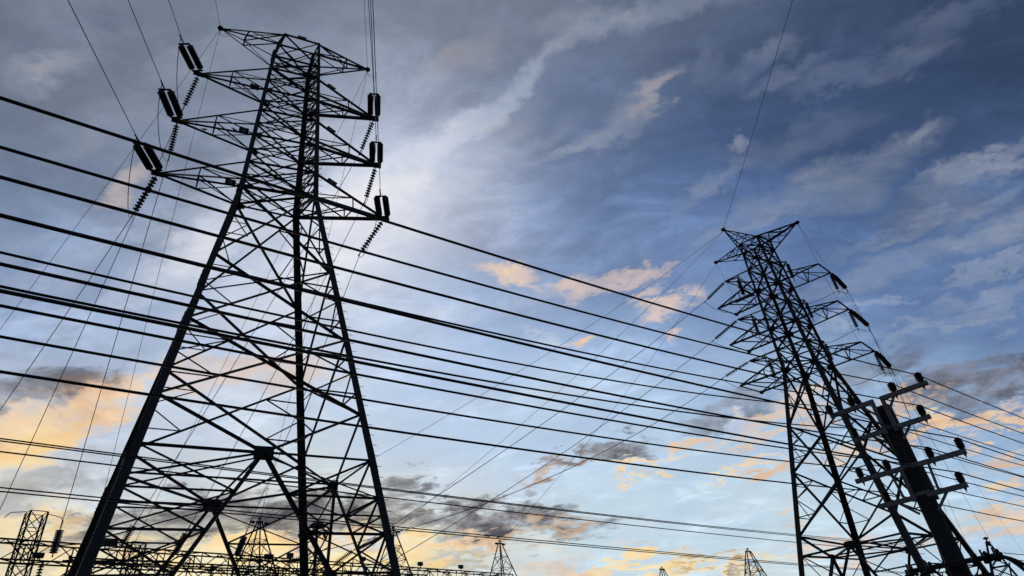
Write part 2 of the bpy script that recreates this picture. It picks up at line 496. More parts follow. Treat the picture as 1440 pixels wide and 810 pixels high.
def arm_mesh(tip, lo, hi, w, ws, stations, tipbox=True):
    """pyramid arm: lower chords from tip to two points, upper chords from tip to two points"""
    m = MB()
    up = Vector((0, 0, 1))
    m.ang(tip, lo[0], w, up)
    m.ang(tip, lo[1], w * 1.15, up)
    for q in hi: m.ang(tip + up * .03, q, w * .8, up)
    pl = [mix(tip, lo[0], s) for s in stations]
    pr = [mix(tip, lo[1], s) for s in stations]
    ul = [mix(tip + up * .03, hi[0], s) for s in stations]
    ur = [mix(tip + up * .03, hi[1], s) for s in stations]
    for k in range(len(stations)):
        m.ang(pl[k], ul[k], ws * 1.1, (1, 0, .1))
        m.ang(pr[k], ur[k], ws * 1.1, (1, 0, .1))
        m.ang(pl[k], pr[k], ws * .9, up)
        nl = pl[k + 1] if k + 1 < len(stations) else lo[0]
        nr = pr[k + 1] if k + 1 < len(stations) else lo[1]
        m.ang(ul[k], nl, ws, (1, 0, .2))
        m.ang(ur[k], nr, ws, (1, 0, .2))
        m.ang(pr[k], nl, ws * .9, up)
        if k + 1 == len(stations):
            m.ang(pl[k] + up * .05, nr + up * .05, ws * .9, up)
            m.ang(ul[k], hi[1], ws * .7, up)
    if tipbox:
        d = (tip - (lo[0] + lo[1]) / 2).normalized()
        m.box(tip + d * .02, .5, .16, .2, d)
    return m


def letter(m, ch, c, X, Y, n, h):
    """simple stroke letter on a plate"""
    t = h * .17
    w = h * .62

    def seg(x0, y0, x1, y1):
        p = c + X * (x0 * w) + Y * (y0 * h) + n * .004
        q = c + X * (x1 * w) + Y * (y1 * h) + n * .004
        m.bar(p, q, t, .006, n)
    if ch == 'R':
        for s_ in ((-.5, -.5, -.5, .5), (-.5, .42, .3, .42), (.42, .4, .42, .08), (-.5, 0, .4, 0), (0, 0, .45, -.5)): seg(*s_)
    if ch == 'B':
        for s_ in ((-.5, -.5, -.5, .5), (-.5, .42, .34, .42), (.42, .4, .42, .06), (-.5, 0, .42, 0), (.46, -.04, .46, -.4), (-.5, -.44, .4, -.44)): seg(*s_)


def sign(name, c, X, Y, w, h, mt, ch, parent):
    X = X.normalized()
    Y = (Y - X * Y.dot(X)).normalized()
    n = X.cross(Y)
    m = MB()
    m.box(c, w, h, .012, X, Y)
    if ch:
        m.mi = 1
        for s_ in (1, -1):
            letter(m, ch, c + n * (s_ * .006), X * s_, Y, n * s_, h * .62)
    return m.build(name, [mt, PALE], parent)


LV = dict(h1=12.4862, w=26.4861, w2=30.2198, w1=33.9556, t=39.1248, g=37.0859, u1=35.9252, u2=32.2353, u3=28.2225)
PX = {'h1': dict(A=(193, 623), R=(520.5, 648), M=(425.5, 716), B=(148, 704)), 'w': dict(A=(340, 262), R=(442, 278), M=(416, 306), B=(333, 288)),
      'g': dict(A=(385, 79), R=(447, 94), M=(433, 108), B=(382, 94)), 't': dict(A=(401, 49), R=(447.5, 62.5), M=(441, 75), B=(392, 61))}
C1 = {k: {c: atz(*xy, LV[k]) for c, xy in d.items()} for k, d in PX.items()}


def n1(c, z):                                      # corner c of the big tower at height z
    ks = ('t', 'g', 'w', 'h1')
    for a, b in zip(ks, ks[1:]):
        if z >= LV[b] - 1e-6 or b == 'h1':
            p, q = C1[a][c], C1[b][c]
            return p + (q - p) * ((p.z - z) / (p.z - q.z))


FACES1 = (('A', 'R'), ('R', 'M'), ('M', 'B'), ('B', 'A'))
cen1 = sum((C1['h1'][c] for c in 'ARMB'), Vector()) / 4
tower = thing('lattice_tower', (cen1.x, cen1.y, 0), 'tall dark steel lattice transmission tower with wide splayed legs, the larger one crossing the cables', 'pylon', 'steel transmission towers')


def normal1(a, b, z=20.):
    p, q = n1(a, z), n1(b, z)
    n = (q - p).cross(Vector((0, 0, 1)))
    n.normalize()
    if n.dot((p + q) / 2 - Vector((cen1.x, cen1.y, z))) < 0: n = -n
    return n


adj = dict(A='RB', R='AM', M='RB', B='MA')
for c in 'ARMB':
    m = MB()
    for z0, z1_, w0, w1_ in ((0, 12.486, .31, .27), (12.486, 20., .27, .25), (20., 26.486, .25, .24), (26.486, 37.086, .24, .17), (37.086, 39.2, .17, .15)):
        zm = (z0 + z1_) / 2
        d1 = (n1(adj[c][0], zm) - n1(c, zm)).normalized()
        d2 = (n1(adj[c][1], zm) - n1(c, zm)).normalized()
        m.ang2(n1(c, z0) - (d1 + d2) * w0 * .55, n1(c, z1_) - (d1 + d2) * w1_ * .55, w0, d1, d2, w2=w1_)
        # splice plates with bolt heads
        if z1_ < 38:
            d = (n1(c, z1_) - n1(c, z1_ - 1)).normalized()
            for e_, o_ in ((d1, d2), (d2, d1)):
                pc = n1(c, z1_) - (d1 + d2) * w1_ * .55 + e_ * w1_ * .5 - o_ * .012
                m.bar(pc - d * .5, pc + d * .5, w1_ * .9, .02, o_)
                for q in range(-3, 4):
                    m.lathe(pc + d * q * .14 - o_ * .01 + e_ * (.05 if q % 2 else -.05), -o_, ((0, .02), (.02, .02)), 6)
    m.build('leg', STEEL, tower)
# step bolts on the near right leg
for i in range(58):
    z = 6 + i * .42
    if z > 37: break
    d = (n1('R', z) - n1('A', z)).normalized()
    dd = normal1('R', 'M', z)
    p = n1('R', z) + (d + dd) * .1
    m = MB()
    m.tube([p, p + (d if i % 2 else dd) * .2], .011, 5)
    m.build('step_bolt', STEEL, tower)

ZL = [26.486, 21.5, 17.8, 14.35]
for a, b in FACES1:
    n = normal1(a, b)
    for z0, z1_ in zip(ZL, ZL[1:]):
        xbrace('cross_brace', n1(a, z0), n1(a, z1_), n1(b, z0), n1(b, z1_), n, .10, tower, True, .05)
    # inverted V panel below, meeting at the middle plate
    m = MB()
    mid = (n1(a, 12.486) + n1(b, 12.486)) / 2
    for c in (a, b):
        m.ang(n1(c, 14.35) + n * .02, mid + n * .02, .095, n)
        foot = n1(c, 3.6)
        m.ang(mid + n * .05, foot + n * .05, .13, n)
        prev = n1(c, 12.486)
        m.ang(prev + n * .03, mid + n * .03, .085, n)
        for i, t in enumerate((.16, .3, .44, .58, .72, .86)):
            vp = mix(mid, foot, t)
            lp = n1(c, vp.z)
            m.ang(vp + n * .03, lp + n * .03, .08 if i % 2 else .065, n)
            m.ang(vp + n * .01, prev + n * .01, .065, n)
            m.ang(lp + n * .045, mix(mid, foot, max(t - .14, .02)) + n * .045, .045, n)
            if i % 2: m.ang(mix(mid, foot, t - .07) + n * .02, mix(lp, prev, .5) + n * .02, .05, n)
            prev = lp
    m.build('base_brace', STEEL, tower)
    m = MB()
    gusset(m, mid, n, .62, .42)
    gusset(m, mid - n * .16, n, .62, .42)
    for i in range(-2, 3):
        for j in (-1, 1):
            m.lathe(mid + n * .06 + n.cross(Vector((0, 0, 1))) * i * .11 + Vector((0, 0, .12 * j)), n, ((0, .02), (.02, .02)), 6)
    m.build('gusset_plate', STEEL, tower)
    strut(tower, n1(a, 26.486), n1(b, 26.486), n, .12)
# horizontal frames inside the tower
mids = [(n1(a, 12.486) + n1(b, 12.486)) / 2 for a, b in FACES1]
for i in range(4):
    planbrace(tower, mids[i], mids[(i + 1) % 4], .08)
planbrace(tower, mids[0] + Vector((0, 0, .05)), mids[2] + Vector((0, 0, .05)), .06)
planbrace(tower, mids[1] + Vector((0, 0, .1)), mids[3] + Vector((0, 0, .1)), .06)
for z, w in ((26.486, .09), (21.5, .05)):
    planbrace(tower, n1('A', z), n1('M', z), w)
    planbrace(tower, n1('R', z) + Vector((0, 0, .08)), n1('B', z) + Vector((0, 0, .08)), w)

ZU = [39.1248, 37.0859, 35.9252, 33.9556, 32.2353, 30.2198, 28.2225, 26.4861]
for a, b in FACES1:
    n = normal1(a, b, 32)
    wide = (n1(a, 30) - n1(b, 30)).length > 2
    for z0, z1_ in zip(ZU, ZU[1:]):
        m = MB()
        if wide:
            m.ang(n1(a, z0) + n * .01, n1(b, z1_) + n * .01, .075, n)
            m.ang(n1(b, z0) + n * .035, n1(a, z1_) + n * .035, .075, n)
            zm = (z0 + z1_) / 2
            m.ang(n1(a, zm) + n * .015, n1(b, zm) + n * .015, .045, n)
            m.ang(n1(a, zm) + n * .015, (n1(a, z1_) + n1(b, z1_)) / 2 + n * .015, .045, n)
            m.ang(n1(b, zm) + n * .02, (n1(a, z1_) + n1(b, z1_)) / 2 + n * .02, .045, n)
        else:
            k = 3
            for i in range(k):
                za, zb = z0 + (z1_ - z0) * i / k, z0 + (z1_ - z0) * (i + 1) / k
                m.ang(n1(a, za) + n * .01, n1(b, zb) + n * .01, .06, n)
                m.ang(n1(b, za) + n * .03, n1(a, zb) + n * .03, .06, n)
        m.build('cross_brace', STEEL, tower)
    for z in ZU[:-1]:
        strut(tower, n1(a, z), n1(b, z), n, .085)
for z in ZU[1:]:
    planbrace(tower, n1('A', z), n1('M', z), .06)
    planbrace(tower, n1('R', z) + Vector((0, 0, .07)), n1('B', z) + Vector((0, 0, .07)), .06)
for z in (33.9556, 30.2198, 26.4861):
    for c in 'ARMB':
        k = adj[c][0]
        n = normal1(c, k, z)
        d = (n1(k, z) - n1(c, z)).normalized()
        gplate(tower, n1(c, z) + d * .2, n, .34, .28)

TIP1 = {}
for lvl, up_, L_, R__ in (('t', None, (310, 40), (517, 98)), ('w1', 'u1', (280, 104), (526, 167.5)), ('w2', 'u2', (250, 170), (529, 233)), ('w', 'u3', (222, 244), (540, 308))):
    for sd, px, cs in (('L', L_, 'AB'), ('R', R__, 'RM')):
        tip = atz(*px, LV[lvl])
        TIP1[lvl, sd] = tip
        st = (.46,) if lvl != 't' else (.44,)
        if lvl == 't':
            am = arm_mesh(tip, [n1(c, LV['t']) for c in cs], [n1(c, LV['g']) for c in cs], .085, .055, st, False)
            am.lathe(tip - Vector((0, 0, .1)), (0, 0, 1), ((0, .1), (.06, .16), (.16, .16), (.22, .1)), 10)
        else:
            am = arm_mesh(tip, [n1(c, LV[lvl]) for c in cs], [n1(c, LV[up_]) for c in cs], .125, .06, st)
        arm = am.build('crossarm', STEEL, tower)
        if lvl == 't': continue
        mt, ch = dict(w1=(YELL, ''), w2=(BLUE, 'B'), w=(RED, 'R'))[lvl]
        if sd == 'L':
            lo = [n1(c, LV[lvl]) for c in cs]
            pc = atz(*{'w1': (358, 122), 'w2': (343, 183), 'w': (324, 256)}[lvl], LV[lvl] + .1)
            X = (lo[0] + lo[1]) / 2 - tip
            Yv = Vector((0, 0, 1)) + (lo[1] - lo[0]).normalized() * -.5
            sign('phase_sign', pc, X, Yv, .46, .3, mt, ch, arm)
        else:
            q = n1('R', LV[up_])
            pc = mix(q, tip, .24) + Vector((0, 0, .17))
            sign('phase_sign', pc, tip - q, Vector((0, 0, 1)), .52, .27, mt, ch, arm)
q0, q1 = n1('A', LV['t']), n1('R', LV['t'])
sign('sign_plate', mix(q0, q1, .5) + Vector((0, 0, .14)) + normal1('A', 'R', 38) * .05, q1 - q0, Vector((0, 0, 1)), .52, .24, YELL, '', tower)

# ---- second tower
L2Z = dict(T=35.8952, S=34.8342, W=23.2958, N=15.5974)
P2 = {'T': dict(L=(1040.5, 344), K=(1064, 332), R=(1082, 339), F=(1060.5, 350.5)), 'W': dict(L=(1103.3, 521), F=(1131, 529), K=(1147, 507), R=(1171, 515.5)),
      'N': dict(L=(1116, 664.5), F=(1177.5, 676), K=(1213, 635))}
C2 = {k: {c: atz(*xy, L2Z[k]) for c, xy in d.items()} for k, d in P2.items()}
C2['N']['R'] = C2['N']['K'] + C2['N']['F'] - C2['N']['L']


def n2(c, z):
    a, b = ('T', 'W') if z >= L2Z['W'] - 1e-6 else ('W', 'N')
    p, q = C2[a][c], C2[b][c]
    return p + (q - p) * ((p.z - z) / (p.z - q.z))


cen2 = sum((C2['T'][c] for c in 'LKRF'), Vector()) / 4
FACES2 = (('L', 'K'), ('K', 'R'), ('R', 'F'), ('F', 'L'))
tower2 = thing('lattice_tower', (cen2.x, cen2.y, 0), 'slimmer steel lattice transmission tower with box-ended crossarms, standing behind the concrete pole', 'pylon', 'steel transmission towers')


def normal2(a, b, z=20.):
    p, q = n2(a, z), n2(b, z)
    n = (q - p).cross(Vector((0, 0, 1)))
    n.normalize()
    if n.dot((p + q) / 2 - Vector((cen2.x, cen2.y, z))) < 0: n = -n
    return n


adj2 = dict(L='KF', K='LR', R='KF', F='RL')
for c in 'LKRF':
    m = MB()
    for z0, z1_, w0, w1_ in ((0, 15.6, .4, .34), (15.6, 23.296, .34, .27), (23.296, 30.75, .24, .19), (30.75, 35.95, .17, .14)):
        zm = (z0 + z1_) / 2
        d1 = (n2(adj2[c][0], zm) - n2(c, zm)).normalized()
        d2 = (n2(adj2[c][1], zm) - n2(c, zm)).normalized()
        m.ang2(n2(c, z0) - (d1 + d2) * w0 * .45, n2(c, z1_) - (d1 + d2) * w1_ * .45, w0, d1, d2, w2=w1_)
        if z1_ < 35:
            d = (n2(c, z1_) - n2(c, z1_ - 1)).normalized()
            pc = n2(c, z1_) - (d1 + d2) * w1_ * .45 + d1 * w1_ * .5 - d2 * .012
            m.bar(pc - d * .5, pc + d * .5, w1_ * .9, .02, d2)
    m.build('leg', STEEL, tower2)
Z1, Z2, Z3 = 30.752, 27.018, 23.296
ZB = [23.296, 18.9, 15.6, 11.4]
for a, b in FACES2:
    n = normal2(a, b)
    for z0, z1_ in zip(ZB, ZB[1:]):
        xbrace('cross_brace', n2(a, z0), n2(a, z1_), n2(b, z0), n2(b, z1_), n, .13, tower2, True, .065)
    m = MB()
    mid = (n2(a, 10.2) + n2(b, 10.2)) / 2
    for c in (a, b):
        m.ang(n2(c, 11.4) + n * .02, mid + n * .02, .13, n)
        m.ang(n2(c, 10.2) + n * .03, mid + n * .03, .12, n)
        foot = n2(c, 1.5)
        m.ang(mid + n * .05, foot + n * .05, .18, n)
        prev = n2(c, 10.2)
        for t in (.2, .4, .6, .8):
            vp = mix(mid, foot, t)
            lp = n2(c, vp.z)
            m.ang(vp + n * .03, lp + n * .03, .08, n)
            m.ang(vp + n * .01, prev + n * .01, .07, n)
            prev = lp
    m.build('base_brace', STEEL, tower2)
    gplate(tower2, mid, n, .6, .5, .03)
ZT = [35.895, 34.834, 33.1, Z1, 28.9, Z2, 25.15, Z3]
for a, b in FACES2:
    n = normal2(a, b, 30)
    for z0, z1_ in zip(ZT, ZT[1:]):
        m = MB()
        m.ang(n2(a, z0) + n * .01, n2(b, z1_) + n * .01, .095, n)
        m.ang(n2(b, z0) + n * .035, n2(a, z1_) + n * .035, .095, n)
        zm = (z0 + z1_) / 2
        m.ang(n2(a, zm) + n * .02, n2(b, zm) + n * .02, .06, n)
        m.build('cross_brace', STEEL, tower2)
    for z in ZT:
        strut(tower2, n2(a, z), n2(b, z), n, .09)
for z in ZT[1:]:
    planbrace(tower2, n2('L', z), n2('R', z), .075)
    planbrace(tower2, n2('K', z) + Vector((0, 0, .08)), n2('F', z) + Vector((0, 0, .08)), .075)
md2 = [(n2(a, 10.2) + n2(b, 10.2)) / 2 for a, b in FACES2]
for i in range(4):
    planbrace(tower2, md2[i], md2[(i + 1) % 4], .1)
planbrace(tower2, md2[0], md2[2], .09)
planbrace(tower2, md2[1] + Vector((0, 0, .1)), md2[3] + Vector((0, 0, .1)), .09)
for z in (Z1, Z2, Z3, 34.834):
    for c in 'LKRF':
        for k in adj2[c]:
            n = normal2(c, k, z)
            d = (n2(k, z) - n2(c, z)).normalized()
            gplate(tower2, n2(c, z) + d * .2, n, .44 if z < 34 else .3, .42 if z < 34 else .26)
# peaks for the shield wires
PK = {}
for nm, px, hi, lo in (('left', (1007, 369), 'LF', 'LF'), ('right', (1121, 313), 'KR', 'KR'), ('front', (1017, 323), 'LK', 'LK')):
    tip = atz(*px, L2Z['T'])
    PK[nm] = tip
    am = arm_mesh(tip, [n2(c, L2Z['T']) for c in hi], [n2(c, L2Z['S']) for c in lo], .11, .06, (.45, .72), False)
    am.lathe(tip - Vector((0, 0, .12)), (0, 0, 1), ((0, .12), (.08, .2), (.18, .2), (.26, .1)), 10)
    am.build('crossarm', STEEL, tower2)


def box_arm(near, far, pn, pf, top_n, top_f, ext):
    """flat-ended arm: two lower chords joined by an end beam, two upper chords"""
    m = MB()
    up = Vector((0, 0, 1))
    m.ang(near, pn, .13, up)
    m.ang(far, pf, .12, up)
    e = (pf - pn).normalized()
    m.ang(pn - e * .05, pf + e * ext, .13, up)
    m.ang(top_n, pn, .10, up)
    m.ang(top_f, pf, .08, up)
    for s, t in ((.42, .75),):
        a, b, c, d = mix(near, pn, s), mix(far, pf, s), mix(near, pn, t), mix(far, pf, t)
        m.ang(a, b, .075, up)
        m.ang(b, c, .07, up)
        m.ang(a, mix(top_n, pn, s), .07, (1, 0, 0))
        m.ang(b, mix(top_f, pf, s), .07, (1, 0, 0))
        m.ang(mix(top_n, pn, s), c, .065, (1, 0, 0))
        m.ang(mix(top_f, pf, s), d, .065, (1, 0, 0))
        m.ang(mix(top_n, pn, s), mix(top_f, pf, s), .06, up)
    m.box(pf + e * ext, .35, .2, .2, e)
    return m


A2 = {}
for i, (z, pn, pf, ptip, qn, qf, br) in enumerate(((Z1, (1151, 371), (1168, 384), (1175, 382), (1010, 434), (1035, 442), (1020, 396)), (Z2, (1178, 423), (1194, 435), (1205, 435), (1026.7, 485.5), (1053, 494), (1037.8, 449.5)),
                                            (Z3, (1211, 481), (1230, 494), (1240, 492.5), (1041, 543), (1070.5, 551.7), (1054.4, 507.8)))):
    zt = (33.1, 28.9, 25.15)[i]
    pn_, pf_ = atz(*pn, z), atz(*pf, z)
    box_arm(n2('K', z), n2('R', z), pn_, pf_, n2('R', z + 1.7), n2('R', z + 1.7), .5).build('crossarm', STEEL, tower2)
    qn_, qf_ = atz(*qn, z), atz(*qf, z)
    am = box_arm(n2('L', z), n2('F', z), qn_, qf_, n2('L', z + 1.2), n2('F', z + 1.2), .05).build('crossarm', STEEL, tower2)
    bt = atz(*br, z)
    arm_mesh(bt, [n2('L', z), n2('K', z)], [n2('L', zt), n2('K', zt)], .10, .06, (.5,), False).build('crossarm', STEEL, tower2)
    A2[i] = dict(pn=pn_, pf=pf_, tip=pf_ + (pf_ - pn_).normalized() * .6, qn=qn_, qf=qf_, br=bt)
    if i == 0:
        m = MB()
        a, b = n2('L', z), qn_
        m.bar(mix(a, b, .1) - Vector((0, 0, .12)), mix(a, b, .56) - Vector((0, 0, .12)), .26, .05, (0, 0, 1))
        m.build('work_plank', TIMB, am)
        m = MB()
        m.bar(mix(n2('L', z), qf_, .12) - Vector((0, 0, .12)), mix(n2('L', z), bt, .6) - Vector((0, 0, .12)), .2, .05, (0, 0, 1))
        m.build('work_plank', TIMB, am)


# ------------------------------------------------------------------ insulators, hardware, wires
def disc_profile(L_, n, r):
    pr = [(0, .02), (.06, .02)]
    h0, h1 = .07, L_ - .07
    for i in range(n):
        h = h0 + (h1 - h0) * i / n
        p = (h1 - h0) / n
        pr += [(h, .03), (h + p * .12, .05), (h + p * .3, r * .55), (h + p * .52, r * .97), (h + p * .62, r), (h + p * .68, r * .9), (h + p * .7, .04), (h + p, .028)]
    pr += [(L_ - .06, .02), (L_, .02)]
    return pr


def string_thing(p, q, n, r, label, group, double=0., m=GLASSY):
    """insulator string from p (at the arm) to q (at the wire)"""
    p, q = Vector(p), Vector(q)
    a = (q - p).normalized()
    t = thing('insulator_string', p, label, 'insulator', group)
    side = a.cross(Vector((0, 0, 1)))
    side = side.normalized() if side.length > .05 else Vector((1, 0, 0))
    L_ = (q - p).length
    if double:
        for s in (1, -1):
            b = MB()
            b.lathe(p + a * .22 + side * s * double, a, disc_profile(L_ - .44, n, r), 12)
            b.build('disc_stack', m, t, True)
        for c, s in ((p + a * .16, 1), (q - a * .16, -1)):
            b = MB()
            b.box(c, double * 2 + .14, .1, .025, side, a)
            b.bar(c, c - a * .2 * s, .07, .03, side)
            b.build('yoke_plate', STEEL, t)
        b = MB()
        b.tube([q - a * .02, q + a * .35], .035, 6)
        b.build('dead_end_clamp', STEEL, t)
    else:
        b = MB()
        b.lathe(p + a * .1, a, disc_profile(L_ - .2, n, r), 10)
        b.build('disc_stack', m, t, True)
        b = MB()
        b.tube([p, p + a * .12], .03, 5)
        b.build('link_shackle', STEEL, t)
        b = MB()
        b.tube([q - a * .12, q + a * .25], .03, 5)
        b.build('dead_end_clamp', STEEL, t)
    return t


def wire(name, pts, r, label, cat, group, m=WIRE, n=5):
    b = MB()
    b.tube(pts, r, n)
    return tag(b.build(name, m, None, True), label, cat, group)


def span(p, q, sag, n=28):
    p, q = Vector(p), Vector(q)
    return [mix(p, q, i / n) - Vector((0, 0, sag * 4 * (i / n) * (1 - i / n))) for i in range(n + 1)]


def bez(a, b, c, d, n=16):
    r = []
    for i in range(n + 1):
        t = i / n
        r.append(a * (1 - t) ** 3 + b * 3 * t * (1 - t) ** 2 + c * 3 * t * t * (1 - t) + d * t ** 3)
    return r


Zv = Vector((0, 0, 1))
ARMN = {'w1': 'upper', 'w2': 'middle', 'w': 'lowest'}
SIDE = {'L': 'left', 'R': 'right'}
front_px = {('w1', 'L'): ((257, 58), (237, 0)), ('w2', 'L'): ((230, 122), (180, 0)), ('w', 'L'): ((195, 198), (95, 0)),
            ('w1', 'R'): ((526, 129), (518, 0)), ('w2', 'R'): ((529, 197), (521, 0)), ('w', 'R'): ((535, 273), (524, 0))}
rear_px = {('w1', 'L'): (258, 152), ('w2', 'L'): (238, 220), ('w', 'L'): (188, 300), ('w1', 'R'): (507, 213), ('w2', 'R'): (514, 281), ('w', 'R'): (507, 355)}
rear_end = {('w1', 'L'): (-32, 786), ('w2', 'L'): (73, 784), ('w', 'L'): (-150, 790), ('w1', 'R'): (166, 776), ('w2', 'R'): (243, 784), ('w', 'R'): (331, 786)}
GZ = 12.0
for (lv, sd), (e, f) in front_px.items():
    tip = TIP1[lv, sd]
    E_ = atz(*e, tip.z - .05)
    string_thing(tip + (E_ - tip).normalized() * .05, E_, 14, .165, 'paired insulator string pulled forward from the %s %s crossarm of the larger tower' % (ARMN[lv], SIDE[sd]), 'paired insulator strings on the larger tower', .21)
    F_ = atz(*f, tip.z - .3)
    d = (F_ - E_).normalized()
    wire('power_line', [E_ + d * (s + .3) + Zv * (.0005 * s * s) for s in (0, 2, 5, 8, 12, 16, 22, 30, 40, 50, 60)], .0165,
         'thin conductor running overhead from the %s %s crossarm of the larger tower' % (ARMN[lv], SIDE[sd]), 'power line', 'conductors over the viewer')
    R_ = atz(*rear_px[lv, sd], tip.z - 1.0)
    string_thing(tip + (R_ - tip).normalized() * .05, R_, 11, .15, 'single insulator string slanting back from the %s %s crossarm of the larger tower' % (ARMN[lv], SIDE[sd]), 'single insulator strings behind the larger tower')
    A_ = atz(*rear_end[lv, sd], GZ)
    seen = (lv, sd) in (('w2', 'L'), ('w1', 'R'), ('w2', 'R'), ('w', 'R'))
    d = (R_ - A_).normalized()
    E2 = A_ + d * 1.35
    if seen:
        string_thing(A_, E2, 13, .17, 'gantry insulator string ending the wire from the %s %s crossarm of the larger tower' % (ARMN[lv], SIDE[sd]), 'insulator strings on the gantry')
    wire('power_line', span(R_, E2, .35), .0165, 'thin conductor dropping to the gantry from the %s %s crossarm of the larger tower' % (ARMN[lv], SIDE[sd]), 'power line', 'conductors down to the gantry')
    c = E_ - R_
    wire('jumper_wire', bez(E_ + (E_ - tip).normalized() * .2, E_ - Zv * (2.6 if sd == 'L' else 2.2), R_ - Zv * 1.3 + c * .1, R_ + (R_ - tip).normalized() * .2), .0165,
         'slack jumper loop hanging under the %s %s crossarm of the larger tower' % (ARMN[lv], SIDE[sd]), 'jumper wire', 'jumper loops of the larger tower')

# ------------------------------------------------------------------ yard gantry
ZT_, ZBm = 12.6, 11.8
ga, gb = atz(-70, 752.3, ZT_), atz(722, 808, ZT_)
gd = (gb - ga).normalized()
gn = Vector((-gd.y, gd.x, 0))
gantry = thing('gantry', ((ga.x + gb.x) / 2, (ga.y + gb.y) / 2, 0), 'long low steel lattice gantry with pointed masts, behind the foot of the larger tower', 'gantry')
GL_ = (gb - ga).length
corners = [(0, 0), (.8, 0), (.8, .8), (0, .8)]
P_ = lambda s, k: ga + gd * s + gn * corners[k][0] - Zv * corners[k][1]
for k in range(4):
    b = MB()
    b.ang(P_(0, k), P_(GL_, k), .075, Zv)
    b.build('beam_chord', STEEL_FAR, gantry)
for k in range(4):
    b = MB()
    nb = int(GL_ / .95)
    for i in range(nb):
        s0, s1 = GL_ * i / nb, GL_ * (i + 1) / nb
        k2 = (k + 1) % 4
        b.ang(P_(s0, k if i % 2 else k2), P_(s1, k2 if i % 2 else k), .042, gn if k % 2 == 0 else Zv)
        if k in (1, 3) and i % 2: b.ang(P_(s0, k2), P_(s0, k), .05, gd)
    b.build('beam_lattice', STEEL_FAR, gantry)

# a second, lower beam farther back
g2 = thing('gantry', tuple(atz(330, 800, 11.4).xy) + (0,), 'second lower lattice gantry beam seen through the foot of the larger tower', 'gantry')
ha, hb_ = atz(96, 784, 11.9), atz(600, 809, 11.9)
hd = (hb_ - ha).normalized()
hn = Vector((-hd.y, hd.x, 0))
HL = (hb_ - ha).length
Q_ = lambda s, k: ha + hd * s + hn * corners[k][0] * .9 - Zv * corners[k][1] * .9
for k in range(4):
    b = MB()
    b.ang(Q_(0, k), Q_(HL, k), .075, Zv)
    b.build('beam_chord', STEEL_FAR, g2)
    b = MB()
    nb = int(HL / .8)
    for i in range(nb):
        s0, s1 = HL * i / nb, HL * (i + 1) / nb
        k2 = (k + 1) % 4
        b.ang(Q_(s0, k if i % 2 else k2), Q_(s1, k2 if i % 2 else k), .045, hn if k % 2 == 0 else Zv)
    b.build('beam_lattice', STEEL_FAR, g2)
for s in (.02, .5, .98):
    b = MB()
    for k in range(4):
        p = Q_(HL * s + (.35 if k in (1, 2) else -.35), k)
        p.z = 12.0
        b.ang(p, Vector((p.x, p.y, 0)), .07, hn)
    for i in range(14):
        z0, z1_ = 12 - i * .85, 12 - (i + 1) * .85
        for o in (0, .72):
            pa, pb = ha + hd * (HL * s - .35) + hn * o, ha + hd * (HL * s + .35) + hn * o
            pa, pb = (pa, pb) if i % 2 else (pb, pa)
            b.ang(Vector((pa.x, pa.y, z0)), Vector((pb.x, pb.y, z1_)), .04, hn)
    b.build('column', STEEL_FAR, g2)


def lattice_mast(parent, base, apex_z, hb, ht, ux, uy, name='column', w=.09, bays=9, z0=0., m=STEEL_FAR, head=True):
    b = MB()
    H = apex_z - z0
    cs = [(1, 1), (-1, 1), (-1, -1), (1, -1)]

    def pt(k, f):
        h = hb if hb < .6 else min(hb, ht + .27 * H * (1 - f))
        return Vector((base.x, base.y, z0 + H * f)) + ux * cs[k][0] * h + uy * cs[k][1] * h
    fk = [0, 1] if hb < .6 else [0, max(.01, 1 - (hb - ht) / (.27 * H)), 1]
    for k in range(4):
        for f0, f1 in zip(fk, fk[1:]): b.ang(pt(k, f0), pt(k, f1), w, ux)
    fs = [i / bays for i in range(bays + 1)] if hb < .6 else [0, .35, .6, .72, .8, .87, .93]
    for f0, f1 in zip(fs, fs[1:]):
        for k in range(4):
            k2 = (k + 1) % 4
            b.ang(pt(k, f0), pt(k2, f1), w * .55, uy)
            b.ang(pt(k2, f0), pt(k, f1), w * .55, uy)
            b.ang(pt(k, f1), pt(k2, f1), w * .5, uy)
    o = b.build(name, m, parent)
    if head:
        c = MB()
        top = Vector((base.x, base.y, apex_z))
        c.box(top, .34, .2, .07, ux)
        for s in (-1, 1):
            c.lathe(top + ux * s * .3 - Zv * .05, ux * s, ((0, .03), (.05, .09), (.12, .09), (.16, .03), (.2, .08), (.26, .08), (.3, .02)), 8)
        c.lathe(top, Zv, ((0, .04), (.15, .04), (.16, .12), (.22, .12), (.26, .03)), 8)
        c.build('mast_head', m, o)
    return o


def beam_at(x):                                   # gantry axis point seen at photo column x
    best = min((abs_px(ga + gd * (GL_ * i / 400), x), i) for i in range(401))
    return ga + gd * (GL_ * best[1] / 400) + gn * .4


def pix(p):
    d = p - EYE
    w = d.dot(FW)
    return 720 + FPX * d.dot(RT) / w, 405 - FPX * d.dot(UP) / w


def abs_px(p, x):
    return abs(pix(p)[0] - x)


